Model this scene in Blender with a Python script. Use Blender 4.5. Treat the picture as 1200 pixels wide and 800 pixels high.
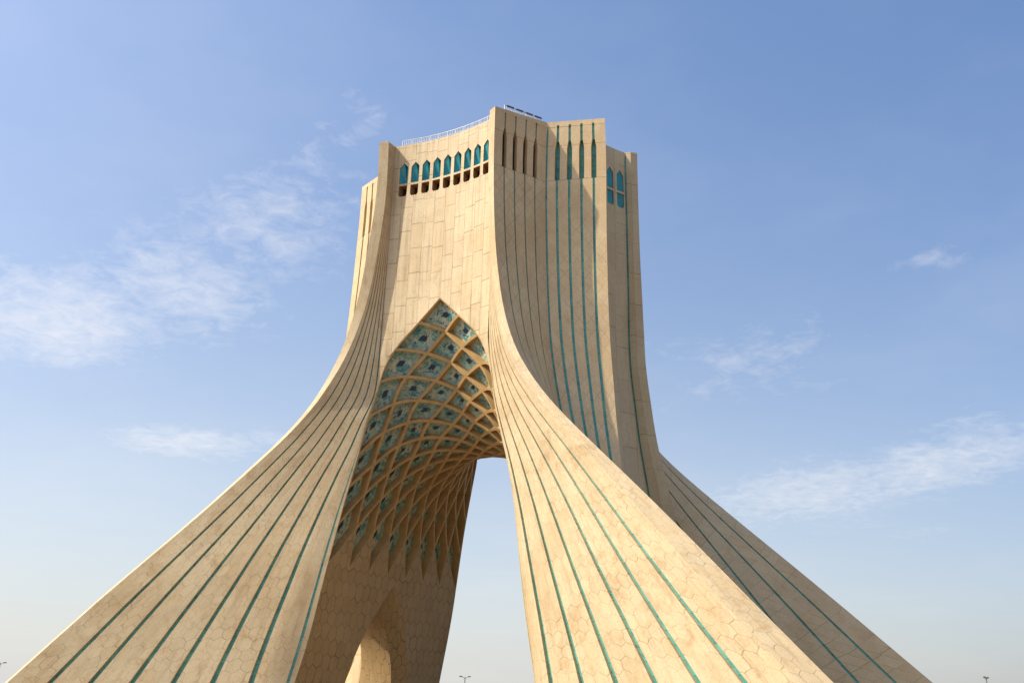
import bpy, math, random
import numpy as np
from mathutils import Vector, Matrix
from mathutils.geometry import delaunay_2d_cdt

R = math.radians
scene = bpy.context.scene
for o in list(bpy.data.objects):
    bpy.data.objects.remove(o)
random.seed(7)

# ------------------------------------------------------------------ camera
FPX, PITCH, YAW, ROLL = 1220.15, 0.346098, -0.548115, 0.029604
CAM = Vector((42.4873, -65.8936, 1.6))
fw = Vector((math.sin(YAW) * math.cos(PITCH), math.cos(YAW) * math.cos(PITCH), math.sin(PITCH)))
rt = Vector((math.cos(YAW), -math.sin(YAW), 0))
up = rt.cross(fw)
rt2 = rt * math.cos(ROLL) + up * math.sin(ROLL)
up2 = up * math.cos(ROLL) - rt * math.sin(ROLL)
cam = bpy.data.cameras.new('camera')
cam.sensor_width = 36
cam.lens = FPX / 1200 * 36
cam.clip_end = 20000
cam_ob = bpy.data.objects.new('camera', cam)
cam_ob.matrix_world = Matrix((
    (rt2.x, up2.x, -fw.x, CAM.x), (rt2.y, up2.y, -fw.y, CAM.y),
    (rt2.z, up2.z, -fw.z, CAM.z), (0, 0, 0, 1)))
scene.collection.objects.link(cam_ob)
scene.camera = cam_ob

# ------------------------------------------------------------------ light, sky, exposure
SUN_AZ, SUN_EL = R(47), R(44)          # azimuth measured from the front face's normal towards -x
sun_vec = Vector((-math.sin(SUN_AZ) * math.cos(SUN_EL), -math.cos(SUN_AZ) * math.cos(SUN_EL), math.sin(SUN_EL)))
sun = bpy.data.lights.new('sun', 'SUN')
sun.energy = 4.8
sun.angle = R(0.5)
sun.color = (1.0, 0.935, 0.79)
sun_ob = bpy.data.objects.new('sun', sun)
sun_ob.rotation_euler = sun_vec.to_track_quat('Z', 'Y').to_euler()
sun_ob.location = (-60, -80, 120)
scene.collection.objects.link(sun_ob)

scene.view_settings.view_transform = 'Standard'
scene.view_settings.look = 'None'
scene.view_settings.exposure = 0.05
scene.view_settings.gamma = 1.0
scene.view_settings.use_curve_mapping = False

world = bpy.data.worlds.new('World')
scene.world = world
world.use_nodes = True
SKY_STRENGTH = 0.135


def pixel_dir(u, v):
    d = fw * FPX + rt2 * (u - 600) - up2 * (v - 400)
    return d.normalized()


class NT:
    """small helper for building node trees"""
    def __init__(self, tree):
        self.t = tree
        for n in list(tree.nodes):
            tree.nodes.remove(n)

    def n(self, kind, **kw):
        nd = self.t.nodes.new(kind)
        for k, v in kw.items():
            setattr(nd, k, v)
        return nd

    def put(self, sock, v):
        if v is None:
            return
        if hasattr(v, 'node'):
            self.t.links.new(v, sock)
        else:
            sock.default_value = v

    def math(self, op, a, b=None, c=None, clamp=False):
        nd = self.n('ShaderNodeMath', operation=op)
        nd.use_clamp = clamp
        for i, v in enumerate((a, b, c)):
            self.put(nd.inputs[i], v)
        return nd.outputs[0]

    def vmath(self, op, a, b=None):
        nd = self.n('ShaderNodeVectorMath', operation=op)
        self.put(nd.inputs[0], a)
        self.put(nd.inputs[1], b)
        return nd.outputs['Value'] if op in ('DOT_PRODUCT', 'LENGTH', 'DISTANCE') else nd.outputs[0]

    def noise(self, vec, scale, detail=4, rough=0.55, dist=0.0, dim='3D'):
        nd = self.n('ShaderNodeTexNoise', noise_dimensions=dim)
        self.put(nd.inputs['Vector'], vec)
        nd.inputs['Scale'].default_value = scale
        nd.inputs['Detail'].default_value = detail
        nd.inputs['Roughness'].default_value = rough
        nd.inputs['Distortion'].default_value = dist
        return nd.outputs['Fac']

    def ramp(self, v, a, b, lo=0.0, hi=1.0, smooth=True):
        nd = self.n('ShaderNodeMapRange')
        nd.interpolation_type = 'SMOOTHSTEP' if smooth else 'LINEAR'
        self.put(nd.inputs['Value'], v)
        nd.inputs['From Min'].default_value = a
        nd.inputs['From Max'].default_value = b
        nd.inputs['To Min'].default_value = lo
        nd.inputs['To Max'].default_value = hi
        return nd.outputs['Result']

    def mix(self, fac, a, b, mode='MIX'):
        nd = self.n('ShaderNodeMix', data_type='RGBA', blend_type=mode)
        self.put(nd.inputs['Factor'], fac)
        self.put(nd.inputs['A'], a)
        self.put(nd.inputs['B'], b)
        # the RGBA sockets are the ones of type RGBA
        ra = [s for s in nd.inputs if s.type == 'RGBA']
        self.put(ra[0], a)
        self.put(ra[1], b)
        fs = [s for s in nd.inputs if s.type == 'VALUE' and s.name == 'Factor']
        self.put(fs[0], fac)
        return [s for s in nd.outputs if s.type == 'RGBA'][0]

    def xyz(self, x, y, z=0.0):
        nd = self.n('ShaderNodeCombineXYZ')
        self.put(nd.inputs[0], x)
        self.put(nd.inputs[1], y)
        self.put(nd.inputs[2], z)
        return nd.outputs[0]

    def sep(self, v):
        nd = self.n('ShaderNodeSeparateXYZ')
        self.put(nd.inputs[0], v)
        return nd.outputs


def rgba(c):
    return (c[0], c[1], c[2], 1.0)


def build_world():
    k = NT(world.node_tree)
    out = k.n('ShaderNodeOutputWorld')
    bg = k.n('ShaderNodeBackground')
    bg.inputs['Strength'].default_value = SKY_STRENGTH
    sky = k.n('ShaderNodeTexSky', sky_type='NISHITA')
    sky.sun_disc = False
    sky.sun_elevation = SUN_EL
    sky.sun_rotation = math.atan2(sun_vec.x, sun_vec.y)
    sky.altitude = 0
    sky.air_density = 1.0
    sky.dust_density = 2.6
    sky.ozone_density = 1.6
    d = k.n('ShaderNodeTexCoord').outputs['Generated']
    # dusty horizon, brighter on the sun's side of the sky
    sunside = k.ramp(k.vmath('DOT_PRODUCT', d, tuple(Vector((-0.80, 0.60, 0)))), 0.45, 1.0)
    haze = k.mix(sunside, rgba((3.75, 3.72, 3.80)), rgba((6.6, 6.65, 6.65)))
    sx, sy, sz = k.sep(d)[:3]
    # cloud layer: direction projected on a flat sheet overhead
    den = k.math('ADD', k.math('MAXIMUM', sz, 0.0), 0.12)
    cv = k.xyz(k.math('DIVIDE', sx, den), k.math('DIVIDE', sy, den), 0.0)
    n1 = k.noise(cv, 3.4, 8, 0.66, 0.5)
    n2 = k.noise(cv, 19.0, 7, 0.68, 0.5)
    wisps = k.math('ADD', k.math('MULTIPLY', n1, 0.50), k.math('MULTIPLY', n2, 0.50))
    total = None
    # each bank of cloud: where it stands in the sky, its half sizes (radians), its slant, its density
    banks = [((55, 365), 0.115, 0.058, 0.05, 1.0), ((215, 335), 0.100, 0.055, -0.25, 0.9),
             ((325, 260), 0.140, 0.080, 0.4, 0.70), ((215, 519), 0.085, 0.020, 0.0, 1.0), ((320, 512), 0.05, 0.016, 0.0, 0.6),
             ((960, 575), 0.150, 0.036, 0.10, 0.9), ((1090, 545), 0.150, 0.036, 0.22, 0.85), ((1095, 302), 0.040, 0.016, 0.1, 0.62),
             ((530, 110), 0.11, 0.055, 0.6, 0.40), ((880, 425), 0.170, 0.050, 0.15, 0.55),
             ((395, 160), 0.10, 0.045, 0.8, 0.66), ((100, 600), 0.14, 0.018, 0.0, 0.45),
             ((1130, 500), 0.07, 0.020, 0.1, 0.6), ((1080, 625), 0.05, 0.010, 0.1, 0.5), ((90, 28), 0.03, 0.018, 0.3, 0.5), ((705, 12), 0.03, 0.02, 0.3, 0.3)]
    for (px, a, b, sl, den_) in banks:
        c = pixel_dir(*px)
        e1 = Vector((-c.y, c.x, 0)).normalized() * -1
        e2 = e1.cross(c)
        f1 = e1 * math.cos(sl) + e2 * math.sin(sl)
        f2 = e2 * math.cos(sl) - e1 * math.sin(sl)
        p = k.math('DIVIDE', k.math('SUBTRACT', k.vmath('DOT_PRODUCT', d, tuple(f1)), c.dot(f1)), a)
        q = k.math('DIVIDE', k.math('SUBTRACT', k.vmath('DOT_PRODUCT', d, tuple(f2)), c.dot(f2)), b)
        front = k.ramp(k.vmath('DOT_PRODUCT', d, tuple(c)), 0.5, 0.8)
        r2 = k.math('ADD', k.math('MULTIPLY', p, p), k.math('MULTIPLY', q, q))
        g = k.math('MULTIPLY', k.math('EXPONENT', k.math('MULTIPLY', r2, -0.9)), front)
        g = k.math('MULTIPLY', g, den_)
        total = g if total is None else k.math('MAXIMUM', total, g)
    thr = k.math('SUBTRACT', 0.65, k.math('MULTIPLY', total, 0.35))
    m = k.math('DIVIDE', k.math('SUBTRACT', wisps, thr), 0.46, clamp=True)
    m = k.math('MULTIPLY', m, k.math('MULTIPLY', k.ramp(total, 0.0, 0.75), 0.72))
    # thin high veil over the whole sky
    veil = k.math('MULTIPLY', k.ramp(k.noise(cv, 0.9, 5, 0.6), 0.42, 0.75), 0.10)
    m = k.math('MAXIMUM', m, veil)
    cloud = k.n('ShaderNodeRGB')
    cloud.outputs[0].default_value = (8.2, 7.8, 7.5, 1)
    # a clear, saturated blue overhead
    tint = k.mix(k.ramp(sz, 0.1, 0.75), rgba((1.18, 1.21, 1.29)), rgba((1.28, 1.44, 1.64)))
    blue = k.mix(1.0, sky.outputs[0], tint, 'MULTIPLY')
    side = k.mix(sunside, rgba((0.96, 0.98, 1.0)), rgba((1.22, 1.14, 1.06)))
    blue = k.mix(1.0, blue, side, 'MULTIPLY')
    col = k.mix(m, blue, cloud.outputs[0])
    # dusty air: the sky pales towards the horizon
    hz = k.math('POWER', k.math('SUBTRACT', 1.0, k.math('MAXIMUM', sz, 0.0)), 5.0)
    col = k.mix(k.math('MULTIPLY', hz, 0.72), col, haze)
    k.t.links.new(col, bg.inputs['Color'])
    k.t.links.new(bg.outputs[0], out.inputs[0])


build_world()

# ------------------------------------------------------------------ materials
STONE = (0.655, 0.50, 0.292)


def stone_material(name, cell_w, cell_h, randomness=0.3, kind='diamond', joint=0.030, joint_dark=0.45,
                   streak=0.25, base=STONE, stain=0.35, parapet=False, jmin=0.12):
    """marble cladding: panels with dark joints laid out on the UV map (metres), tone varying panel by panel"""
    m = bpy.data.materials.new(name)
    m.use_nodes = True
    k = NT(m.node_tree)
    out = k.n('ShaderNodeOutputMaterial')
    bs = k.n('ShaderNodeBsdfPrincipled')
    k.t.links.new(bs.outputs[0], out.inputs[0])
    tc = k.n('ShaderNodeTexCoord')
    uv, pos = tc.outputs['UV'], tc.outputs['Object']
    u, v = k.sep(uv)[:2]
    # slightly wandering joints
    wob = k.math('MULTIPLY', k.math('SUBTRACT', k.noise(uv, 0.8, 2), 0.5), 0.10)
    U = k.math('ADD', k.math('DIVIDE', u, cell_w), wob)
    V = k.math('DIVIDE', v, cell_h)
    if kind == 'hex':
        w1 = k.math('MULTIPLY', k.math('SUBTRACT', k.noise(uv, 0.45, 3, 0.6), 0.5), randomness)
        w2 = k.math('MULTIPLY', k.math('SUBTRACT', k.noise(k.vmath('ADD', uv, (31.0, 17.0, 0.0)), 0.45, 3, 0.6), 0.5), randomness)
        vec = k.xyz(k.math('ADD', U, w1), k.math('ADD', V, w2))
    elif kind == 'diamond':
        vec = k.xyz(k.math('ADD', U, V), k.math('SUBTRACT', U, V))
    else:   # upright panels, each column shifted against the next
        colm = k.math('FLOOR', U)
        wn = k.n('ShaderNodeTexWhiteNoise', noise_dimensions='1D')
        k.put(wn.inputs['W'], colm)
        vec = k.xyz(U, k.math('ADD', V, wn.outputs['Value']))
    if kind == 'hex':
        rr = (1.0, 1.7320508, 1.0)
        hh = (0.5, 0.8660254, 0.5)
        p0 = k.vmath('ADD', vec, (200.0, 346.41016, 0.5))
        ga = k.vmath('SUBTRACT', k.vmath('MODULO', p0, rr), hh)
        gb = k.vmath('SUBTRACT', k.vmath('MODULO', k.vmath('ADD', p0, (0.5, 0.8660254, 0.0)), rr), hh)
        sel = k.math('LESS_THAN', k.vmath('DOT_PRODUCT', ga, ga), k.vmath('DOT_PRODUCT', gb, gb))
        mx = k.n('ShaderNodeMix', data_type='VECTOR')
        k.put(mx.inputs['Factor'], sel)
        vs_ = [s_ for s_ in mx.inputs if s_.type == 'VECTOR' and s_.name in ('A', 'B')]
        k.put(vs_[0], gb)
        k.put(vs_[1], ga)
        gv = [s_ for s_ in mx.outputs if s_.type == 'VECTOR'][0]
        ab = k.vmath('ABSOLUTE', gv)
        dd = k.math('MAXIMUM', k.vmath('DOT_PRODUCT', ab, (0.5, 0.8660254, 0.0)), k.sep(ab)[0])
        dist = k.math('SUBTRACT', 0.5, dd)
        idv = k.vmath('SUBTRACT', p0, gv)
        wn3 = k.n('ShaderNodeTexWhiteNoise', noise_dimensions='2D')
        k.put(wn3.inputs['Vector'], k.vmath('FLOOR', k.vmath('MULTIPLY', idv, (4.0, 4.0, 0.0))))
        cellcol = wn3.outputs['Value']
    elif kind == 'diamond':
        vo = k.n('ShaderNodeTexVoronoi', voronoi_dimensions='2D', feature='DISTANCE_TO_EDGE')
        vc = k.n('ShaderNodeTexVoronoi', voronoi_dimensions='2D', feature='F1')
        for nd in (vo, vc):
            k.put(nd.inputs['Vector'], vec)
            nd.inputs['Scale'].default_value = 1.0
            nd.inputs['Randomness'].default_value = randomness
        dist = vo.outputs['Distance']
        cellcol = k.sep(vc.outputs['Color'])[0]
    else:
        fx, fy = k.sep(vec)[:2]
        def edge(a):
            fr = k.math('FRACT', a)
            return k.math('MINIMUM', fr, k.math('SUBTRACT', 1.0, fr))
        dx = k.math('MULTIPLY', edge(fx), cell_w / cell_h * 1.0)
        dist = k.math('MINIMUM', k.math('MULTIPLY', edge(fx), 0.75), edge(fy))
        wn2 = k.n('ShaderNodeTexWhiteNoise', noise_dimensions='2D')
        k.put(wn2.inputs['Vector'], k.xyz(k.math('FLOOR', fx), k.math('FLOOR', fy)))
        cellcol = wn2.outputs['Value']
    # some joints are open and dark, others nearly closed
    jn = k.ramp(k.noise(pos, 0.42, 4, 0.65), 0.36, 0.66, jmin, 1.0)
    jm = k.math('MULTIPLY', k.ramp(dist, joint * 0.35, joint, 1.0, 0.0), jn)
    if parapet:     # above the slit windows the cladding has only two level joints
        hz = k.sep(pos)[2]
        lvl = k.math('MAXIMUM', k.ramp(k.math('ABSOLUTE', k.math('SUBTRACT', hz, 40.12)), 0.015, 0.045, 0.8, 0.0),
                     k.ramp(k.math('ABSOLUTE', k.math('SUBTRACT', hz, 43.1)), 0.015, 0.045, 0.8, 0.0))
        jm = k.math('MAXIMUM', k.math('MULTIPLY', jm, k.math('LESS_THAN', hz, 40.12)), lvl)
    # tone
    big = k.noise(pos, 0.16, 4, 0.6)
    fine = k.noise(pos, 2.2, 6, 0.7)
    grain = k.noise(pos, 14.0, 3, 0.6)
    px, py, pz = k.sep(pos)[:3]
    runs = k.noise(k.xyz(k.math('MULTIPLY', u, 3.2), k.math('MULTIPLY', v, 0.16)), 1.0, 5, 0.65, dim='2D')
    light = rgba([min(1, c * 1.10) for c in base])
    warm = rgba((base[0] * 0.80, base[1] * 0.69, base[2] * 0.56))
    dark = rgba((base[0] * 0.52, base[1] * 0.43, base[2] * 0.34))
    col = k.mix(cellcol, rgba([c * 0.95 for c in base]), light)
    col = k.mix(k.math('MULTIPLY', k.ramp(cellcol, 0.72, 0.95), 0.35), col, warm)
    col = k.mix(k.math('MULTIPLY', k.ramp(big, 0.40, 0.72), 0.55), col, warm)
    col = k.mix(k.math('MULTIPLY', k.ramp(fine, 0.52, 0.80), stain), col, warm)
    blot = k.noise(pos, 0.75, 7, 0.72, 0.4)
    col = k.mix(k.math('MULTIPLY', k.ramp(blot, 0.50, 0.70), stain * 1.1), col, rgba((base[0] * 0.74, base[1] * 0.62, base[2] * 0.50)))
    col = k.mix(k.math('MULTIPLY', k.ramp(blot, 0.46, 0.30), 0.4), col, light)
    col = k.mix(k.math('MULTIPLY', k.ramp(runs, 0.50, 0.80), streak), col, dark)
    col = k.mix(k.math('MULTIPLY', k.ramp(runs, 0.50, 0.25), streak * 0.8), col, light)
    col = k.mix(k.math('MULTIPLY', k.ramp(grain, 0.45, 0.70), 0.34), col, dark)
    col = k.mix(k.math('MULTIPLY', jm, joint_dark), col, rgba((base[0] * 0.20, base[1] * 0.15, base[2] * 0.10)))
    k.put(bs.inputs['Base Color'], col)
    bs.inputs['Roughness'].default_value = 0.62
    bs.inputs['Specular IOR Level'].default_value = 0.30
    bump = k.n('ShaderNodeBump')
    bump.inputs['Strength'].default_value = 0.35
    bump.inputs['Distance'].default_value = 0.04
    h = k.math('SUBTRACT', k.math('ADD', k.math('MULTIPLY', fine, 0.25), k.math('MULTIPLY', cellcol, 0.18)), jm)
    k.put(bump.inputs['Height'], h)
    k.t.links.new(bump.outputs[0], bs.inputs['Normal'])
    return m


def plain_material(name, col, rough=0.5, var=0.25, scale=3.0, spec=0.4, metallic=0.0, dark=0.55):
    m = bpy.data.materials.new(name)
    m.use_nodes = True
    k = NT(m.node_tree)
    out = k.n('ShaderNodeOutputMaterial')
    bs = k.n('ShaderNodeBsdfPrincipled')
    k.t.links.new(bs.outputs[0], out.inputs[0])
    pos = k.n('ShaderNodeTexCoord').outputs['Object']
    f = k.ramp(k.noise(pos, scale, 5, 0.65), 0.35, 0.75, 0.0, var)
    k.put(bs.inputs['Base Color'], k.mix(f, rgba(col), rgba([c * dark for c in col])))
    k.put(bs.inputs['Roughness'], k.ramp(k.noise(pos, scale * 2, 3), 0.3, 0.7, rough * 0.8, min(1, rough * 1.2)))
    bs.inputs['Specular IOR Level'].default_value = spec
    bs.inputs['Metallic'].default_value = metallic
    return m


def strip_material():
    """glazed turquoise tile laid in the grooves"""
    m = bpy.data.materials.new('turquoise_glazed_strip')
    m.use_nodes = True
    k = NT(m.node_tree)
    out = k.n('ShaderNodeOutputMaterial')
    bs = k.n('ShaderNodeBsdfPrincipled')
    k.t.links.new(bs.outputs[0], out.inputs[0])
    tc = k.n('ShaderNodeTexCoord')
    pos = tc.outputs['Object']
    u, v = k.sep(tc.outputs['UV'])[:2]
    wn = k.n('ShaderNodeTexWhiteNoise', noise_dimensions='1D')
    k.put(wn.inputs['W'], k.math('FLOOR', k.math('MULTIPLY', v, 1.1)))
    col = k.mix(wn.outputs['Value'], rgba((0.075, 0.31, 0.25)), rgba((0.14, 0.41, 0.31)))
    col = k.mix(k.ramp(k.noise(pos, 1.3, 6, 0.7), 0.42, 0.78, 0.0, 0.75), col, rgba((0.02, 0.10, 0.085)))
    fr = k.math('FRACT', k.math('MULTIPLY', v, 1.1))
    col = k.mix(k.ramp(fr, 0.02, 0.05, 0.8, 0.0), col, rgba((0.03, 0.05, 0.04)))
    k.put(bs.inputs['Base Color'], col)
    bs.inputs['Roughness'].default_value = 0.40
    return m


def coffer_material():
    """hand painted tile: dark blue medallion, scrolls and pale celadon ground, one motif per coffer (UV 0..1)"""
    m = bpy.data.materials.new('painted_turquoise_tile')
    m.use_nodes = True
    k = NT(m.node_tree)
    out = k.n('ShaderNodeOutputMaterial')
    bs = k.n('ShaderNodeBsdfPrincipled')
    k.t.links.new(bs.outputs[0], out.inputs[0])
    tc = k.n('ShaderNodeTexCoord')
    pos = tc.outputs['Object']
    u, v = k.sep(tc.outputs['UV'])[:2]
    a = k.math('ABSOLUTE', k.math('SUBTRACT', u, 0.5))
    b = k.math('ABSOLUTE', k.math('SUBTRACT', v, 0.5))
    n = k.noise(pos, 1.6, 5, 0.65, 0.8)
    n2 = k.noise(pos, 3.4, 5, 0.7, 1.2)
    col = k.mix(k.ramp(n, 0.34, 0.66), rgba((0.20, 0.40, 0.35)), rgba((0.58, 0.56, 0.38)))
    inside = k.ramp(k.math('MAXIMUM', a, b), 0.36, 0.46, 1.0, 0.0)
    # brushed teal clouds, then dark blue scrolls, both thinning out towards the rim
    t1 = k.ramp(k.noise(pos, 1.35, 3, 0.6, 1.0), 0.50, 0.62)
    col = k.mix(k.math('MULTIPLY', t1, 0.80), col, rgba((0.035, 0.24, 0.25)))
    # scrolls repeat in the four quarters of the coffer but are never the same in two coffers
    sv = k.xyz(k.math('ADD', k.math('MULTIPLY', a, 5.0), k.math('MULTIPLY', k.sep(pos)[0], 0.35)),
               k.math('ADD', k.math('MULTIPLY', b, 5.0), k.math('MULTIPLY', k.sep(pos)[2], 0.35)), k.sep(pos)[1])
    sc = k.ramp(k.noise(sv, 1.5, 4, 0.62, 1.2), 0.545, 0.60)
    col = k.mix(k.math('MULTIPLY', k.math('MULTIPLY', sc, inside), 0.92), col, rgba((0.012, 0.055, 0.085)))
    dm = k.math('MAXIMUM', a, b)
    med = k.ramp(k.math('ADD', dm, k.math('MULTIPLY', k.math('SUBTRACT', n2, 0.5), 0.22)), 0.10, 0.15, 1.0, 0.0)
    col = k.mix(med, col, rgba((0.012, 0.035, 0.060)))
    k.put(bs.inputs['Base Color'], col)
    bs.inputs['Roughness'].default_value = 0.45
    return m


M_leg = stone_material('marble_leg_hexagons', 0.58, 1.02, 1.0, kind='hex', joint=0.040, joint_dark=0.38, stain=0.7, streak=0.42)
M_flute = stone_material('marble_fluted_diamonds', 1.0, 1.2, 0.10, base=(0.71, 0.515, 0.285), joint=0.034, joint_dark=0.42, streak=0.15, parapet=True)
M_wall = stone_material('marble_upright_panels', 0.985, 2.1, kind='panel', joint=0.026, joint_dark=0.58, streak=0.65, jmin=0.4, stain=0.45)
M_pillar = stone_material('marble_pillar_panels', 1.4, 2.6, kind='panel', joint=0.016, joint_dark=0.6, streak=0.22)
M_inner = stone_material('marble_vault_wall', 0.82, 1.15, 0.8, kind='hex', joint=0.042, joint_dark=0.72, jmin=0.4, base=(0.45, 0.30, 0.135))  # marble with a darker base: part of the vault's shade is in the colour
M_rib = plain_material('vault_rib_stone', (0.54, 0.325, 0.125), 0.65, 0.6, 1.6, 0.3, dark=0.6)  # base colour lowered to deepen the shade under the vault
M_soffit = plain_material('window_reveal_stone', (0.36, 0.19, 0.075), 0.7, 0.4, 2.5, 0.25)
M_strip = strip_material()
M_tile = coffer_material()
M_pane = plain_material('turquoise_pane', (0.018, 0.29, 0.30), 0.22, 0.75, 0.9, 0.6)
M_dark = plain_material('dark_vent_panel', (0.035, 0.018, 0.012), 0.7, 0.4, 2.0, 0.2)
M_white = plain_material('white_painted_metal', (0.60, 0.58, 0.54), 0.45, 0.15, 4.0)
M_roof = plain_material('roof_deck', (0.30, 0.27, 0.22), 0.8, 0.3, 1.0)
M_pole = plain_material('grey_painted_steel', (0.22, 0.23, 0.23), 0.5, 0.3, 2.0)
M_lamp = plain_material('dark_lamp_housing', (0.10, 0.10, 0.09), 0.5, 0.3, 2.0)


# ------------------------------------------------------------------ mesh helpers
def link(o, parent=None):
    scene.collection.objects.link(o)
    if parent is not None:
        o.parent = parent
    return o


class MB:
    def __init__(self):
        self.v, self.f, self.uv, self.mi = [], [], [], []

    def vert(self, p):
        self.v.append((float(p[0]), float(p[1]), float(p[2])))
        return len(self.v) - 1

    def face(self, idx, uvs=None, mi=0):
        self.f.append(tuple(idx))
        self.uv.append(uvs if uvs is not None else [(0, 0)] * len(idx))
        self.mi.append(mi)

    def poly(self, pts, uvs=None, mi=0):
        self.face([self.vert(p) for p in pts], uvs, mi)

    def box(self, c, sx, sy, sz, ax=None):
        c = Vector(c)
        X, Y, Z = ax if ax else (Vector((1, 0, 0)), Vector((0, 1, 0)), Vector((0, 0, 1)))
        ids = []
        for a in (-1, 1):
            for b in (-1, 1):
                for d in (-1, 1):
                    ids.append(self.vert(c + X * (a * sx / 2) + Y * (b * sy / 2) + Z * (d * sz / 2)))
        for q in ((0, 1, 3, 2), (4, 6, 7, 5), (0, 4, 5, 1), (2, 3, 7, 6), (0, 2, 6, 4), (1, 5, 7, 3)):
            self.face([ids[i] for i in q])

    def bar(self, a, b, w, h=None):
        a, b = Vector(a), Vector(b)
        d = b - a
        L = d.length
        if L < 1e-6:
            return
        X = d / L
        ref = Vector((0, 0, 1)) if abs(X.z) < 0.95 else Vector((0, 1, 0))
        Y = ref.cross(X).normalized()
        Z = X.cross(Y)
        self.box((a + b) / 2, L, w, h or w, (X, Y, Z))

    def build(self, name, mats, parent=None, smooth=None):
        me = bpy.data.meshes.new(name)
        me.from_pydata(self.v, [], self.f)
        if not isinstance(mats, (list, tuple)):
            mats = [mats]
        for m in mats:
            me.materials.append(m)
        uvl = me.uv_layers.new(name='UVMap')
        i = 0
        for p, uvs, mi in zip(me.polygons, self.uv, self.mi):
            p.material_index = mi
            for q in uvs:
                uvl.data[i].uv = q
                i += 1
        if smooth:
            for p in me.polygons:
                p.use_smooth = True
            me.set_sharp_from_angle(angle=R(smooth))
        me.update()
        return link(bpy.data.objects.new(name, me), parent)


def pchip(xs, ys):
    xs = np.array(xs, float)
    ys = np.array(ys, float)
    o = np.argsort(xs)
    xs, ys = xs[o], ys[o]
    h = np.diff(xs)
    s = np.diff(ys) / h
    m = np.zeros_like(ys)
    m[0], m[-1] = s[0], s[-1]
    for i in range(1, len(xs) - 1):
        m[i] = (s[i - 1] * h[i] + s[i] * h[i - 1]) / (h[i] + h[i - 1])

    def f(x):
        x = min(max(float(x), xs[0]), xs[-1])
        i = min(max(int(np.searchsorted(xs, x)) - 1, 0), len(xs) - 2)
        t = (x - xs[i]) / h[i]
        return float((2 * t**3 - 3 * t**2 + 1) * ys[i] + (t**3 - 2 * t**2 + t) * h[i] * m[i]
                     + (-2 * t**3 + 3 * t**2) * ys[i + 1] + (t**3 - t**2) * h[i] * m[i + 1])
    return f


def curve2(tab):
    fx = pchip([t[0] for t in tab], [t[1] for t in tab])
    fy = pchip([t[0] for t in tab], [t[2] for t in tab])
    return lambda z: (fx(z), fy(z))


def smooth01(t):
    t = min(max(t, 0), 1)
    return t * t * (3 - 2 * t)


# ------------------------------------------------------------------ the tower's plan, as curves over height (metres; y counted towards the front)
H = 45.0
E_ = curve2([(45, 5.49, 8.73), (43, 5.47, 8.68), (41, 5.47, 8.64), (39, 5.54, 8.65), (37, 5.67, 8.71), (35, 5.85, 8.77),
             (33, 6.06, 8.80), (31, 6.37, 8.85), (29, 6.80, 8.96), (27, 7.41, 9.11), (25, 8.29, 9.33), (23, 9.55, 9.58),
             (21, 11.20, 10.03), (19, 13.18, 10.64), (17, 15.30, 11.27), (15, 17.46, 11.92), (13, 19.62, 12.66),
             (11, 21.75, 13.46), (9, 23.85, 14.25), (7, 25.93, 14.98), (5, 28.02, 15.67), (3, 30.12, 16.34), (0, 33.25, 17.3)])
Boff = curve2([(45, -.68, -.32), (31, -.68, -.30), (27, -.65, -.10), (24, -.65, .10), (18, -.72, .27), (14, -1.0, .49),
               (10, -1.24, .66), (6, -1.35, .72), (0, -1.45, .80)])


def B_(z):
    e, o = E_(z), Boff(z)
    return e[0] + o[0], e[1] + o[1]


K_ = curve2([(45, 4.79, 7.48), (40, 4.79, 7.48), (33, 4.79, 7.48), (28, 4.82, 7.46), (26, 4.88, 7.38), (24, 5.12, 7.27), (22, 5.60, 7.62),
             (20, 6.21, 7.81), (18, 6.93, 8.09), (16, 7.58, 8.36), (14, 8.18, 8.64), (12, 8.72, 8.91), (10, 9.22, 9.11),
             (8, 9.74, 9.33), (6, 10.23, 9.53), (4, 10.68, 9.71), (2, 11.05, 9.86), (0, 11.4, 10.0)])
V_ = curve2([(31.1, 0, 6.85), (30, 1.16, 6.92), (29, 2.2, 6.99), (28, 3.24, 7.11), (27, 4.0, 7.22), (26, 4.51, 7.29), (25, 4.83, 7.27),
             (24, 5.10, 7.23), (22, 5.50, 7.52), (20, 5.92, 7.63), (18, 6.34, 7.74), (16, 6.76, 7.89), (14, 7.12, 8.04), (12, 7.47, 8.19),
             (10, 7.81, 8.32), (8, 8.18, 8.40), (6, 8.60, 8.47), (4, 9.08, 8.62), (2, 9.55, 8.84), (0, 9.95, 9.0)])
def Vs_(z, sx):
    """inner arch edge; the right-hand legs turn a little more sharply into the vault"""
    v = V_(z)
    d = smooth01((24.0 - z) / 8.0) if sx > 0 else 0.0
    return v[0] + 0.42 * d, v[1] - 0.46 * d


C_ = curve2([(45, 7.63, 4.57), (41.8, 7.53, 4.50), (38.8, 7.55, 4.51), (35.8, 7.67, 4.57), (32.8, 7.84, 4.66), (29.8, 8.06, 4.75), (26.8, 8.36, 4.84),
             (23.8, 8.90, 5.0), (20.8, 9.70, 5.35), (18, 10.7, 5.95), (14, 12.45, 6.85), (10, 14.3, 7.7), (4, 17.0, 9.0), (0, 18.8, 9.8)])
D_ = curve2([(45, 11.87, 3.0), (41.8, 11.93, 2.92), (38.8, 11.96, 2.96), (35.8, 12.0, 3.0), (32.8, 12.08, 3.06), (29.8, 12.17, 3.1), (26.8, 12.3, 3.1),
             (23.8, 12.6, 3.24), (20.8, 12.95, 3.5), (17.8, 13.48, 3.95), (14.8, 14.0, 4.31), (11.8, 14.52, 4.69), (8.8, 15.04, 5.06), (4, 15.9, 5.6), (0, 16.6, 6.1)])
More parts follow.
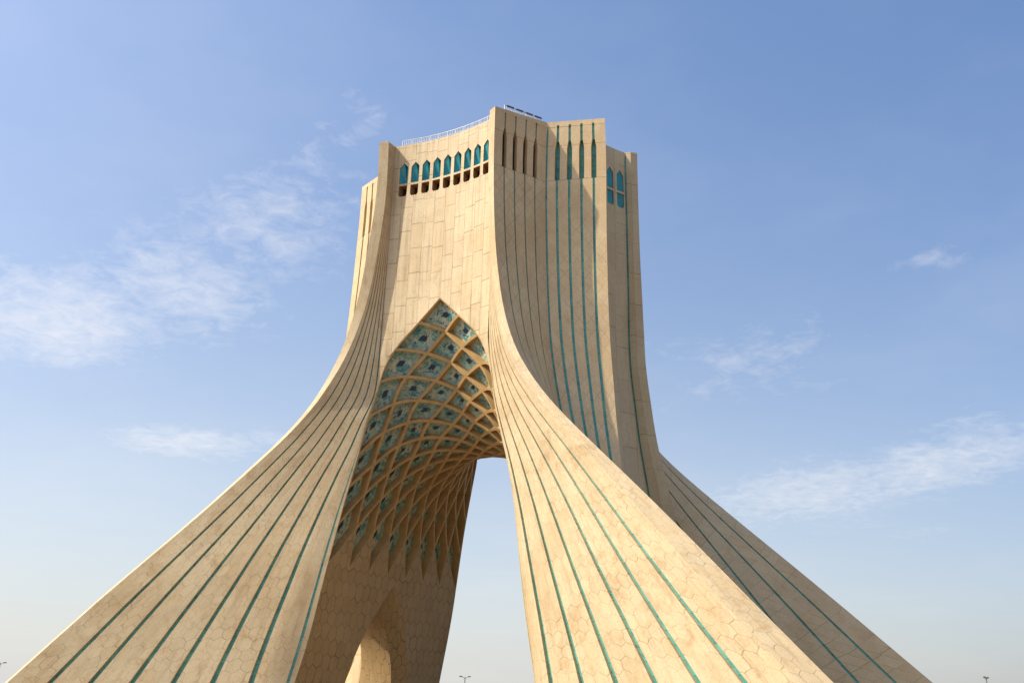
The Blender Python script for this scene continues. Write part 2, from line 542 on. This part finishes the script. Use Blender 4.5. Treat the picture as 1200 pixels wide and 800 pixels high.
goff = pchip([45, 38.8, 35.8, 32.8, 29.8, 26.8, 23.8, 20.8, 17.8, 14.8, 11.8, 8.8, 0], [.89, .89, .91, .98, 1.09, 1.13, 1.17, 1.27, 1.50, 1.69, 1.90, 2.12, 2.65])


def S_(z):
    d = D_(z)
    return d[0] - 0.43 * goff(z), d[1] - .42


def G_(z):
    d = D_(z)
    return d[0] - goff(z), d[1] - .57


def back_shift(z):                       # the rear arch is a little narrower than the front one
    return 0.0 * z


WALL_MID, WALL_SAG = 6.85, 0.63


def wall_y(x):
    return WALL_MID + WALL_SAG * (x / 4.79) ** 2


def side_x(y, z):
    g = G_(z)
    return g[0] - 0.95 * (1 - min(1, abs(y / g[1]) ** 1.25))


# ------------------------------------------------------------------ the tower
tower = bpy.data.objects.new('monument_tower', None)
tower['label'] = 'pale marble arch tower on four flared legs with turquoise grooves and a ribbed vault'
tower['category'] = 'tower'
link(tower)

QUADS = [(1, 1), (-1, 1), (1, -1), (-1, -1)]        # (x side, front = 1 / back = -1)


def place(q, x, yf, z):
    """quadrant coordinates (x outwards, y towards the quadrant's face) to the scene"""
    return (q[0] * x, -q[1] * yf, z)


def zlist(z0, z1, step, extra=()):
    n = max(2, int(round((z1 - z0) / step)) + 1)
    zs = set(round(z0 + (z1 - z0) * i / (n - 1), 4) for i in range(n))
    for e in extra:
        if z0 < e < z1:
            zs.add(e)
    return sorted(zs)


def panel(name, q, Pf, Qf, zs, grooves, mat, parent, uscale=None, smooth=30, lift=(0, 0), slit_mat=None):
    """a face of the shaft between two edge curves P and Q; each groove = (fraction, width(z, span), depth(z, span))
    is cut into it and gets its own turquoise strip at the bottom"""
    mb = MB()
    strips = [MB() for _ in grooves]
    prev = None
    vacc = 0.0
    pm = None
    for z in zs:
        P = Vector((*Pf(z), 0)).xy
        Q = Vector((*Qf(z), 0)).xy
        d = Q - P
        L = max(d.length, 1e-4)
        t = d / L
        # in quadrant coordinates (y towards the face) the inward normal is on the right-hand side
        n_in = Vector((t.y, -t.x))
        mid = Vector(((P.x + Q.x) / 2, (P.y + Q.y) / 2, z))
        up_ = max(0.0, (z - 43.0) / 2.0)
        zat = lambda u_: z + up_ * (lift[0] + (lift[1] - lift[0]) * u_)
        if pm is not None:
            vacc += (mid - pm).length
        pm = mid
        W = uscale if uscale else L
        row = []            # (kind, point, u)
        row.append((P, 0.0, zat(0)))
        gr = []
        for (f, wf, df) in grooves:
            w = min(wf(z, L), L * 0.5)
            dp = df(z, L)
            a = min(max(f * L - w / 2, 0.002 * L), 0.998 * L)
            b = min(max(f * L + w / 2, 0.002 * L), 0.998 * L)
            pa, pb = P + t * a, P + t * b
            ia, ib = pa + n_in * dp, pb + n_in * dp
            za, zb = zat(a / L), zat(b / L)
            row += [(pa, a / L * W, za), (ia, a / L * W, za), (ib, b / L * W, zb), (pb, b / L * W, zb)]
            gr.append((ia, ib, za, zb))
        row.append((Q, W, zat(1)))
        if prev is not None:
            prow, pz, pv, pgr = prev
            pairs = []
            i = 0
            npts = len(row)
            while i < npts - 1:
                k = (i - 1) % 4
                is_floor = i >= 1 and (i - 1) % 4 == 1
                if not is_floor:
                    pairs.append(i)
                i += 1
            for i in pairs:
                a0, a1 = prow[i], prow[i + 1]
                b0, b1 = row[i], row[i + 1]
                pts = [place(q, *a0[0], a0[2]), place(q, *a1[0], a1[2]), place(q, *b1[0], b1[2]), place(q, *b0[0], b0[2])]
                uvs = [(a0[1], pv), (a1[1], pv), (b1[1], vacc), (b0[1], vacc)]
                mb.poly(pts, uvs)
            for s, g0, g1 in zip(strips, pgr, gr):
                s.poly([place(q, *g0[0], g0[2]), place(q, *g0[1], g0[3]), place(q, *g1[1], g1[3]), place(q, *g1[0], g1[2])],
                       [(0, pv), (1, pv), (1, vacc), (0, vacc)], 1 if slit_mat and 40.145 < (z + pz) / 2 < 43.3 else 0)
        prev = (row, z, vacc, gr)
    # weld so that shading is smooth along the height
    ob = mb.build(name, mat, parent)
    weld(ob, smooth)
    for s in strips:
        so = s.build('turquoise_strip', [M_strip, slit_mat] if slit_mat else M_strip, ob)
        weld(so, 30)
    return ob


def weld(ob, smooth):
    import bmesh
    bm = bmesh.new()
    bm.from_mesh(ob.data)
    bmesh.ops.remove_doubles(bm, verts=bm.verts, dist=0.0004)
    bm.to_mesh(ob.data)
    bm.free()
    if smooth:
        for p in ob.data.polygons:
            p.use_smooth = True
        ob.data.set_sharp_from_angle(angle=R(smooth))


def slit_w(base):
    """groove width over height: a narrow line, widening to a slit window near the top"""
    def f(z, L):
        if z > 44.72 or z < 0:
            return 0.004
        if z <= 40.14:
            return base + 0.016 * max(0.0, L - 4.8)
        if z <= 42.80:
            return 0.40
        if z <= 43.45:
            return 0.40 + (base - 0.40) * (z - 42.80) / 0.65
        return base
    return f


def slit_d(z, L):
    if z > 44.72:
        return 0.002
    if 40.145 <= z <= 43.45:
        return 0.42
    return 0.085


SLIT_Z = (40.14, 40.15, 42.80, 43.45, 43.46, 44.70, 44.73)
ZS_ALL = zlist(0, H, 0.75)
ZS_FLUTE = zlist(0, H, 0.75, SLIT_Z)
LEG_FR = [0.030, 0.181, 0.336, 0.500, 0.665, 0.828]     # from K outwards
LEG_G = [(f, (lambda z, L: 0.022 + 0.0215 * L), (lambda z, L: 0.10 + 0.006 * L)) for f in LEG_FR]

def K2_(z):
    """where the leg's flat front begins, just inside its innermost groove"""
    k, b = K_(z), B_(z)
    f = 0.030 * smooth01((24.0 - z) / 3.0)
    return k[0] + (b[0] - k[0]) * f, k[1] + (b[1] - k[1]) * f


def reveal(q):
    """the leg's inner edge rolls round from the front face into the vault; a strip lies where it ends"""
    mb, st = MB(), MB()
    ts = [0.0, 0.115, 0.115, 0.185, 0.185, 0.4, 0.52, 0.64, 0.76, 0.88, 1.0]
    prev = None
    acc = 0.0
    pm = None
    for z in zlist(0, 24.0, 0.75):
        v, k_, e = Vector(Vs_(z, q[0])), Vector(K_(z)), Vector(K2_(z))
        c = k_ + (k_ - e) * 0.55      # stays on the line of the front face: no crease
        L = max((e - v).length, 0.02)
        row = []
        for n_, t in enumerate(ts):
            p = v * (1 - t) ** 2 + c * (2 * t * (1 - t)) + e * t ** 2
            if n_ in (2, 3):                       # groove floor
                d = (e - v).normalized()
                p = p + Vector((d.y, -d.x)) * min(0.04, 0.02 * L)
            row.append((p, z))
        m = Vector((k_.x, k_.y, z))
        acc += (m - pm).length if pm else 0
        pm = m
        if prev:
            for a in range(len(ts) - 1):
                pts = [place(q, *prev[0][a][0], prev[0][a][1]), place(q, *prev[0][a + 1][0], prev[0][a + 1][1]),
                       place(q, *row[a + 1][0], z), place(q, *row[a][0], z)]
                if a == 2:
                    st.poly(pts, [(0, prev[1]), (1, prev[1]), (1, acc), (0, acc)])
                else:
                    mb.poly(pts, [(ts[a] * 2.0, prev[1]), (ts[a + 1] * 2.0, prev[1]), (ts[a + 1] * 2.0, acc), (ts[a] * 2.0, acc)])
        prev = (row, acc)
    ob = mb.build('arch_reveal', M_leg, tower)
    weld(ob, 30)
    weld(st.build('turquoise_strip', M_strip, ob), 30)


for q in QUADS:
    panel('leg_face', q, K2_, B_, ZS_ALL, LEG_G, M_leg, tower, uscale=9.5)
    panel('leg_edge', q, B_, E_, ZS_ALL, [], M_leg, tower, uscale=1.3)
    flute = panel('fluted_wall', q, E_, C_, ZS_FLUTE,
                  [(f, slit_w(0.12), slit_d) for f in (0.2, 0.4, 0.6, 0.8)], M_flute, tower, uscale=5.0, lift=(0, .22), slit_mat=M_dark)
    panel('fluted_wall', q, C_, D_, ZS_FLUTE,
          [(0.022, lambda z, L: 0.15 if z < 44.5 else 0.004, lambda z, L: 0.10 if z < 44.5 else 0.002)]
          + [(f, slit_w(0.19), slit_d) for f in (0.2, 0.4, 0.6, 0.8)], M_flute, tower, uscale=5.0, lift=(.22, .22))
    panel('side_pillar', q, D_, S_, ZS_ALL, [], M_pillar, tower, uscale=1.4, lift=(.22, .22))
    panel('side_pillar', q, S_, G_, ZS_ALL, [(0.86, lambda z, L: 0.15 if z < 44.4 else 0.004, lambda z, L: 0.10)], M_pillar, tower, uscale=1.2, lift=(.22, .22))
    reveal(q)


# ---------------------------------------------------------------- walls with openings
def point_in(poly, x, y):
    c = False
    n = len(poly)
    for i in range(n):
        x1, y1 = poly[i]
        x2, y2 = poly[i - 1]
        if (y1 > y) != (y2 > y) and x < (x2 - x1) * (y - y1) / (y2 - y1) + x1:
            c = not c
    return c


def sheet(name, outer, holes, grid, to3d, mat, parent, smooth=30, uvf=None):
    """a curved sheet given as a flat outline with holes; grid = step of the inner points that let it bend"""
    dense_outer = []
    for a, b in zip(outer, list(outer[1:]) + [outer[0]]):
        dense_outer.append(a)
        m = int(math.hypot(b[0] - a[0], b[1] - a[1]) / (max(grid) * 0.9))
        if abs(b[1] - a[1]) < 1e-6:
            m = int(abs(b[0] - a[0]) / (grid[0] * 0.95))
        for i_ in range(1, m + 1):
            dense_outer.append((a[0] + (b[0] - a[0]) * i_ / (m + 1), a[1] + (b[1] - a[1]) * i_ / (m + 1)))
    outer = dense_outer
    pts, edges = [], []
    for loop in [outer] + holes:
        s = len(pts)
        pts += [Vector(p) for p in loop]
        n = len(loop)
        edges += [(s + i, s + (i + 1) % n) for i in range(n)]
    xs = [p[0] for p in outer]
    ys = [p[1] for p in outer]
    gx = np.arange(min(xs) + grid[0] / 2, max(xs), grid[0])
    gy = np.arange(min(ys) + grid[1] / 2, max(ys), grid[1])
    allp = np.array([tuple(p) for p in pts])
    for x in gx:
        for y in gy:
            if point_in(outer, x, y) and not any(point_in(h, x, y) for h in holes):
                if np.min(np.hypot(allp[:, 0] - x, allp[:, 1] - y)) > min(grid) * 0.3:
                    pts.append(Vector((x, y)))
    vs, es, fs = delaunay_2d_cdt(pts, edges, [], 0, 1e-5)[:3]
    mb = MB()
    idx = [mb.vert(to3d(p.x, p.y)) for p in vs]
    for f in fs:
        cx = sum(vs[i].x for i in f) / len(f)
        cy = sum(vs[i].y for i in f) / len(f)
        if point_in(outer, cx, cy) and not any(point_in(h, cx, cy) for h in holes):
            mb.face([idx[i] for i in f], [(uvf(vs[i].x, vs[i].y) if uvf else (vs[i].x, vs[i].y)) for i in f])
    return mb.build(name, mat, parent, smooth)


def window_loops(c, hw, zs, tip):
    """pointed light above, hopper vent below"""
    z_bot, z_sh, v_top, v_mid, v_bot = zs
    top = [(c - hw, z_bot), (c + hw, z_bot), (c + hw, z_sh), (c, tip), (c - hw, z_sh)]
    vent = [(c - hw, v_top), (c - hw, v_mid), (c - hw * 0.68, v_bot), (c + hw * 0.68, v_bot), (c + hw, v_mid), (c + hw, v_top)]
    return top, vent[::-1]


def window_part(loops, depth, to3d, axis, fold=None, vent=None):
    """reveals of the two openings (one mesh) with pane and vent panel as children"""
    mb = MB()
    backs = []
    for lp, dp in zip(loops, depth):
        b = []
        n = len(lp)
        fr = [Vector(to3d(*p)) for p in lp]
        bk = [v + Vector(axis) * dp for v in fr]
        for i in range(n):
            j = (i + 1) % n
            mb.poly([fr[i], fr[j], bk[j], bk[i]])
        backs.append(bk)
    w = mb.build('window', M_soffit, tower)
    for bk, nm, mt in zip(backs, ('pane', 'vent_panel'), (M_pane, vent or M_dark)):
        p = MB()
        if fold and nm == 'pane':
            # the glazing is folded inwards along an upright line
            fx, fd = fold
            a, b, c, t, e = bk
            ax_ = Vector(axis) * fd
            lo = a.lerp(b, fx) + ax_
            hi = t.lerp(c, 0.35) + ax_
            p.poly([a, lo, hi, t, e])
            p.poly([lo, b, c, hi])
            p.poly([t, hi, c])
            p.poly([a, b, lo])
        else:
            p.poly(bk)
        p.build(nm, mt, w)
    return w


# ---------------------------------------------------------------- the vault
T = 15
rz = pchip(range(9), [31.1, 29.36, 27.42, 24.95, 22.3, 19.35, 17.0, 14.3, 11.4])
rzm = pchip(range(9), [20.3, 20.3, 20.15, 19.85, 19.25, 18.2, 16.6, 14.3, 11.4])
rxm = pchip(range(9), [0.0, 0.66, 1.62, 2.55, 3.65, 4.95, 6.0, 6.95, 7.65])
wxm = pchip([14.3, 11.4, 8, 4, 0], [6.95, 7.65, 8.15, 8.7, 9.2])


def vault(i, j):
    """node of the rib net: i, j count the two families of ribs; r = rows below the crest, u = depth"""
    r = abs(i - j)
    side = -1 if i > j else 1
    u = min(i, j) / (T - r)
    t = abs(1 - 2 * u)
    zf = rz(r)
    vx, vy = Vs_(zf, side)
    if r == 0:
        vx = 0.0
    y = -vy * (1 - 2 * u)
    if y > 0:
        vx = max(0, vx - back_shift(zf))
    x = rxm(r) + (vx - rxm(r)) * t ** 1.5
    z = rzm(r) + (zf - rzm(r)) * t ** 1.8
    return Vector((side * x, y, z))


EDGE_XZ, ARCH_EDGE = [], {}
for k_ in range(0, 40):
    p_ = vault(k_ / 4, 0)
    if p_.z < 24.05:
        break
    EDGE_XZ.append((-p_.x, p_.z))
    ARCH_EDGE[round(-p_.x, 3), round(p_.z, 3)] = -p_.y


for sgn in (1, -1):           # front and back
    outer = [(-4.79, H), (-4.79, 27.0)] + [(-K_(z)[0], z) for z in (26, 25, 24)]
    left = [(-x, z) for x, z in EDGE_XZ[::-1]]
    right = EDGE_XZ[1:]
    outer += left + right + [(K_(z)[0], z) for z in (24, 25, 26)] + [(4.79, 27.0), (4.79, H)]
    holes, wins = [], []
    for i in range(9):
        c = (i - 4) * 0.985
        lp = window_loops(c, 0.345, (41.48, 42.93, 41.30, 40.52, 40.34), 43.33)
        holes += list(lp)
        wins.append(lp)

    def f3(x, z, sgn=sgn):
        y = wall_y(x) + (0.045 * abs(((x / 0.985 + 0.5) % 1.0) - 0.5) * smooth01((40.2 - z) / 1.0) if abs(x) < 4.6 else 0.0)
        if z < 27.0:
            # ties the wall to the leg's inner edge
            kx, ky = K_(z)
            vx, vy = V_(z)
            t = min(1, max(0, (abs(x) - vx) / max(kx - vx, 1e-3)))
            w = smooth01((27 - z) / 1.5)
            y = y * (1 - w) + (vy + (ky - vy) * t) * w
        y = ARCH_EDGE.get((round(abs(x), 3), round(z, 3)), y)
        return (x, -sgn * y, z)
    sheet('window_wall', outer, holes, (0.985 / 4, 1.2), f3, M_wall, tower)
    for lp in wins:
        window_part(lp, (0.07, 0.62), f3, (0, sgn, 0), fold=(0.62, 0.34))

SIDE_ARCH = (3.1, 4.5, 9.2)            # half width, springing, apex of the side passage


def arch_pts(hw, zs, za, n=10, z0=0.0):
    pts = [(hw, z0), (hw, zs)]
    for i in range(1, n + 1):
        s = i / n
        pts.append((hw * (1 - s * s), zs + (za - zs) * s))
    return pts + [(-y, z) for y, z in pts[-2::-1]]       # from right foot over the apex to the left foot


for sx in (1, -1):
    zz = zlist(0, H, 1.5)
    hole = arch_pts(*SIDE_ARCH, z0=0.0)
    outer = [(-G_(z)[1], z) for z in zz[::-1]] + [(hole[-1][0], 0)] + hole[-2:0:-1] + [(hole[0][0], 0)] + [(G_(z)[1], z) for z in zz]
    holes, wins = [], []
    for i in (-2, -1, 0, 1, 2):
        lp = window_loops(i * 0.965, 0.315, (41.48, 42.93, 41.28, 40.2, 40.02), 43.33)
        holes += list(lp)
        wins.append(lp)

    def s3(y, z, sx=sx):
        if z > 43.0:
            return (sx * side_x(y, z), y, z + 0.22 * (z - 43.0) / 2.0)
        return (sx * side_x(y, z), y, z)
    sheet('side_wall', outer, holes, (0.48, 1.5), s3, M_pillar, tower)
    for lp in wins:
        window_part(lp, (0.07, 0.09), s3, (-sx, 0, 0), vent=M_pane)

rib = MB()
cells = []
for i in range(T):
    for j in range(T):
        if abs(i - j) > 7:
            continue
        c4 = [vault(i, j), vault(i + 1, j), vault(i + 1, j + 1), vault(i, j + 1)]
        li = ((c4[1] - c4[0]).length + (c4[2] - c4[3]).length) / 2
        lj = ((c4[3] - c4[0]).length + (c4[2] - c4[1]).length) / 2
        n = (c4[2] - c4[0]).cross(c4[3] - c4[1]).normalized()
        ctr = (c4[0] + c4[1] + c4[2] + c4[3]) / 4
        inner_pt = Vector((0, ctr.y, 8.0))
        if n.dot(ctr - inner_pt) < 0:
            n = -n
        r = abs(i - j)
        # angle between the families widens the inset needed for a constant rib width
        s = max(0.35, abs((c4[1] - c4[0]).normalized().cross((c4[3] - c4[0]).normalized()).length))
        wr = [0.118, 0.118, 0.118, 0.115, 0.112, 0.10, 0.085, 0.07][r]
        mi, mj = min(0.3, wr / (li * s)), min(0.3, wr / (lj * s))
        depth = 0.50 + 0.035 * r
        N = 4
        ou, inn = [], []
        for k in range(4):
            for s_ in range(N):
                f = s_ / N
                a, b = [(f, 0), (1, f), (1 - f, 1), (0, 1 - f)][k]
                ou.append(vault(i + a, j + b))
                inn.append(vault(i + mi + a * (1 - 2 * mi), j + mj + b * (1 - 2 * mj)))
        bk = [p + n * depth for p in inn]
        m = len(ou)
        io = [rib.vert(p) for p in ou]
        ii = [rib.vert(p) for p in inn]
        ib = [rib.vert(p) for p in bk]
        for k in range(m):
            l = (k + 1) % m
            rib.face([io[k], io[l], ii[l], ii[k]])
            rib.face([ii[k], ii[l], ib[l], ib[k]])
        # the painted tile closing the coffer
        tm = MB()
        G = 4
        g = {}
        for a in range(G + 1):
            for b in range(G + 1):
                p = vault(i + mi + a / G * (1 - 2 * mi), j + mj + b / G * (1 - 2 * mj)) + n * (depth - 0.03)
                g[a, b] = tm.vert(p)
        for a in range(G):
            for b in range(G):
                tm.face([g[a, b], g[a + 1, b], g[a + 1, b + 1], g[a, b + 1]],
                        [(a / G, b / G), ((a + 1) / G, b / G), ((a + 1) / G, (b + 1) / G), (a / G, (b + 1) / G)])
        # how large it shows: near the front and on the left half first
        dist = (ctr - CAM).length
        facing = max(0.0, (CAM - ctr).normalized().dot(-n))
        cells.append((facing * li * lj / dist ** 2 * (1.0 if i >= j - 3 else 0.25), tm))
ribs = rib.build('vault_ribs', M_rib, tower)
weld(ribs, 25)
cells.sort(key=lambda c: -c[0])
rest = MB()
for k, (_, tm) in enumerate(cells):
    if k < 100:
        o = tm.build('coffer_tile', M_tile, ribs)
        weld(o, 40)
    else:
        base = len(rest.v)
        rest.v += tm.v
        for f, uv in zip(tm.f, tm.uv):
            rest.face([base + a for a in f], uv)
ro = rest.build('coffer_tiling', M_tile, ribs)
ro['kind'] = 'stuff'


# lower walls of the vault, below the zigzag of the last ribs, with the side passage
def vwall_x(y, z, sx):
    vx, vy = Vs_(z, sx)
    if y > 0:
        vx -= back_shift(z)
    t = min(1.0, abs(y) / vy)
    xm = wxm(z)
    return xm + (vx - xm) * t ** 1.5


RIM = (3.9, 1.5, 11.05)
NECK = (3.3, 1.8, 9.0)
for sx in (1, -1):
    zig = []
    us = sorted([(j / 7, 8) for j in range(8)] + [(j / 8, 7) for j in range(1, 8)])
    for u, r in us:
        zf = rz(r)
        zig.append((-Vs_(zf, sx)[1] * (1 - 2 * u), zf))
    rim = arch_pts(*RIM)
    zz = zlist(0, 11.4, 1.0)
    outer = [(-Vs_(z, sx)[1], z) for z in zz] + zig[1:-1] + [(Vs_(z, sx)[1], z) for z in zz[::-1]] + rim
    # rim runs right foot -> apex -> left foot, closing the outline along the ground
    fn = lambda y, z, sx=sx: (sx * vwall_x(y, z, sx), y, z)
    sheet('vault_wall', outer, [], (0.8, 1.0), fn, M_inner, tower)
    # side passage: splayed rim, then a straight tunnel out to the side wall
    pas = MB()
    a1 = [Vector((sx * vwall_x(y, z, sx), y, z)) for y, z in rim]
    inner = arch_pts(*SIDE_ARCH)
    a2 = [Vector((sx * (vwall_x(y, z, sx) + 1.0), y, z)) for y, z in arch_pts(*NECK)]
    rings = [a1, a2]
    for f in (0.25, 0.5, 0.75, 1.0):
        rings.append([p.lerp(Vector((sx * side_x(y, z), y, z)), f) for p, (y, z) in zip(a2, inner)])
    acc = 0
    for A, Bv in zip(rings[:-1], rings[1:]):
        l = 0
        for k in range(len(A) - 1):
            l2 = l + (A[k + 1] - A[k]).length
            w = (Bv[k] - A[k]).length
            pas.poly([A[k], A[k + 1], Bv[k + 1], Bv[k]], [(acc, l), (acc, l2), (acc + w, l2), (acc + w, l)])
            l = l2
        acc += 1.5
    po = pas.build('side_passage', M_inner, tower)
    weld(po, 35)

# ---------------------------------------------------------------- roof and railings
ring = []
quarter = [K_(H), B_(H), E_(H), C_(H), D_(H), S_(H), G_(H)]
fr = [(x, -wall_y(x)) for x in np.linspace(-4.7, 4.7, 9)]
ring += fr
sag = [(side_x(y, H) - 0.004, y) for y in np.linspace(-G_(H)[1], G_(H)[1], 13)[1:-1]]
ring += [(x, -y) for x, y in quarter]
ring += sag
ring += [(x, y) for x, y in quarter[::-1]]
ring += [(-x, -y) for x, y in fr]
ring += [(-x, y) for x, y in quarter]
ring += [(-x, -y) for x, y in sag]
ring += [(-x, -y) for x, y in quarter[::-1]]
sheet('roof', ring, [], (3.0, 3.0), lambda x, y: (x, y, 44.75), M_roof, tower, None)


def railing(pts, step=0.16):
    mb = MB()
    pts = [Vector(p) for p in pts]
    for a, b in zip(pts[:-1], pts[1:]):
        for h, w in ((0.9, 0.05), (0.55, 0.025), (0.18, 0.025)):
            mb.bar(a + Vector((0, 0, h)), b + Vector((0, 0, h)), w)
        L = (b - a).length
        n = max(1, int(L / step))
        for i in range(n + 1):
            p = a.lerp(b, i / n)
            w = 0.05 if i % 6 == 0 else 0.024
            mb.box(p + Vector((0, 0, 0.45)), w, w, 0.9)
    return mb.build('railing', M_white, tower)


for sgn in (1, -1):
    railing([(x, -sgn * (wall_y(x) - 0.35), 44.76) for x in np.linspace(-4.45, 4.45, 12)])
for q in QUADS:
    e, c, d = Vector(E_(H)), Vector(C_(H)), Vector(D_(H))
    n = Vector(((c - e).y, -(c - e).x)).normalized()
    a = e.lerp(c, 0.22) + n * 0.35
    b = e.lerp(c, 0.95) + n * 0.35
    rl = railing([place(q, a.x, a.y, 44.76), place(q, b.x, b.y, 44.76)])
    pa, pb = Vector(place(q, a.x, a.y, 45.66)), Vector(place(q, b.x, b.y, 45.66))
    for f in (0.06, 0.31, 0.56, 0.80):
        bd = MB()
        bd.bar(pa.lerp(pb, f), pa.lerp(pb, f + 0.185), 0.10, 0.10)
        bd.build('dark_board', M_lamp, rl)

# ------------------------------------------------------------------ ground
def ground_material():
    m = bpy.data.materials.new('plaza_paving')
    m.use_nodes = True
    k = NT(m.node_tree)
    out = k.n('ShaderNodeOutputMaterial')
    bs = k.n('ShaderNodeBsdfPrincipled')
    k.t.links.new(bs.outputs[0], out.inputs[0])
    pos = k.n('ShaderNodeTexCoord').outputs['Object']
    br = k.n('ShaderNodeTexBrick')
    k.put(br.inputs['Vector'], pos)
    br.inputs['Scale'].default_value = 1.0
    br.inputs['Brick Width'].default_value = 1.2
    br.inputs['Row Height'].default_value = 0.6
    br.inputs['Mortar Size'].default_value = 0.012
    br.inputs['Color1'].default_value = (0.22, 0.175, 0.12, 1)
    br.inputs['Color2'].default_value = (0.19, 0.15, 0.105, 1)
    br.inputs['Mortar'].default_value = (0.14, 0.12, 0.10, 1)
    col = k.mix(k.ramp(k.noise(pos, 0.2, 6, 0.6), 0.4, 0.75, 0, 0.5), br.outputs['Color'], rgba((0.17, 0.135, 0.10)))
    k.put(bs.inputs['Base Color'], col)
    bs.inputs['Roughness'].default_value = 0.8
    return m


gm = MB()
NG = 96
c0 = gm.vert((0, 0, 0))
rings = []
for rad in (60, 160, 500, 1800, 6000):
    rings.append([gm.vert((rad * math.cos(2 * math.pi * i / NG), rad * math.sin(2 * math.pi * i / NG), 0)) for i in range(NG)])
for i in range(NG):
    gm.face([c0, rings[0][i], rings[0][(i + 1) % NG]])
    for a, b in zip(rings[:-1], rings[1:]):
        gm.face([a[i], b[i], b[(i + 1) % NG], a[(i + 1) % NG]])
go = gm.build('ground', ground_material())
go['kind'] = 'structure'


# ------------------------------------------------------------------ lamp posts far across the square
def cyl(mb, a, b, ra, rb, n=10):
    a, b = Vector(a), Vector(b)
    X = (b - a).normalized()
    Y = X.orthogonal().normalized()
    Z = X.cross(Y)
    A = [mb.vert(a + (Y * math.cos(t) + Z * math.sin(t)) * ra) for t in np.linspace(0, 2 * math.pi, n, endpoint=False)]
    Bv = [mb.vert(b + (Y * math.cos(t) + Z * math.sin(t)) * rb) for t in np.linspace(0, 2 * math.pi, n, endpoint=False)]
    for i in range(n):
        j = (i + 1) % n
        mb.face([A[i], A[j], Bv[j], Bv[i]])
    mb.face(A[::-1])
    mb.face(Bv)


def lamp_post(px, py, height, turn, arms, label):
    d = pixel_dir(px, py)
    s = (height - CAM.z) / d.z
    base = Vector((CAM.x + d.x * s, CAM.y + d.y * s, 0))
    root = bpy.data.objects.new('lamp_post', None)
    root.location = base
    root['label'] = label
    root['category'] = 'lamp post'
    root['group'] = 'lamp posts far across the square'
    link(root)
    p = MB()
    cyl(p, (0, 0, 0), (0, 0, 0.9), 0.26, 0.24)
    cyl(p, (0, 0, 0.9), (0, 0, height - 0.1), 0.17, 0.11)
    p.build('pole', M_pole, root, 40)
    view = math.atan2(-d.x, d.y)
    ax = Vector((math.cos(view + turn), math.sin(view + turn), 0))
    for s_ in arms:
        a = MB()
        e = ax * (s_ * 0.75)
        cyl(a, (0, 0, height - 0.55), (e.x, e.y, height - 0.12), 0.07, 0.05, 8)
        a.build('arm', M_pole, root, 40)
        l = MB()
        c = ax * (s_ * 1.15) + Vector((0, 0, height - 0.08))
        X = (ax * s_ + Vector((0, 0, 0.12))).normalized()
        Y = Vector((-ax.y, ax.x, 0))
        l.box(c, 1.0, 0.42, 0.16, (X, Y, X.cross(Y)))
        l.box(c + Vector((0, 0, 0.12)), 0.7, 0.26, 0.12, (X, Y, X.cross(Y)))
        l.build('lamp_head', M_lamp, root)
    return root


lamp_post(545, 792, 12.0, 0.15, (-1, 1), 'slender double-armed lamp post seen between the tower legs under the great arch')
lamp_post(0.5, 775.5, 12.0, 0.3, (-1, 1), 'grey lamp post beside the foot of the outstretched leg at the far left edge')
lamp_post(1155.5, 793, 12.0, 1.35, (-1, 1), 'small lamp post standing alone in open sky beyond the shaded right rear leg')
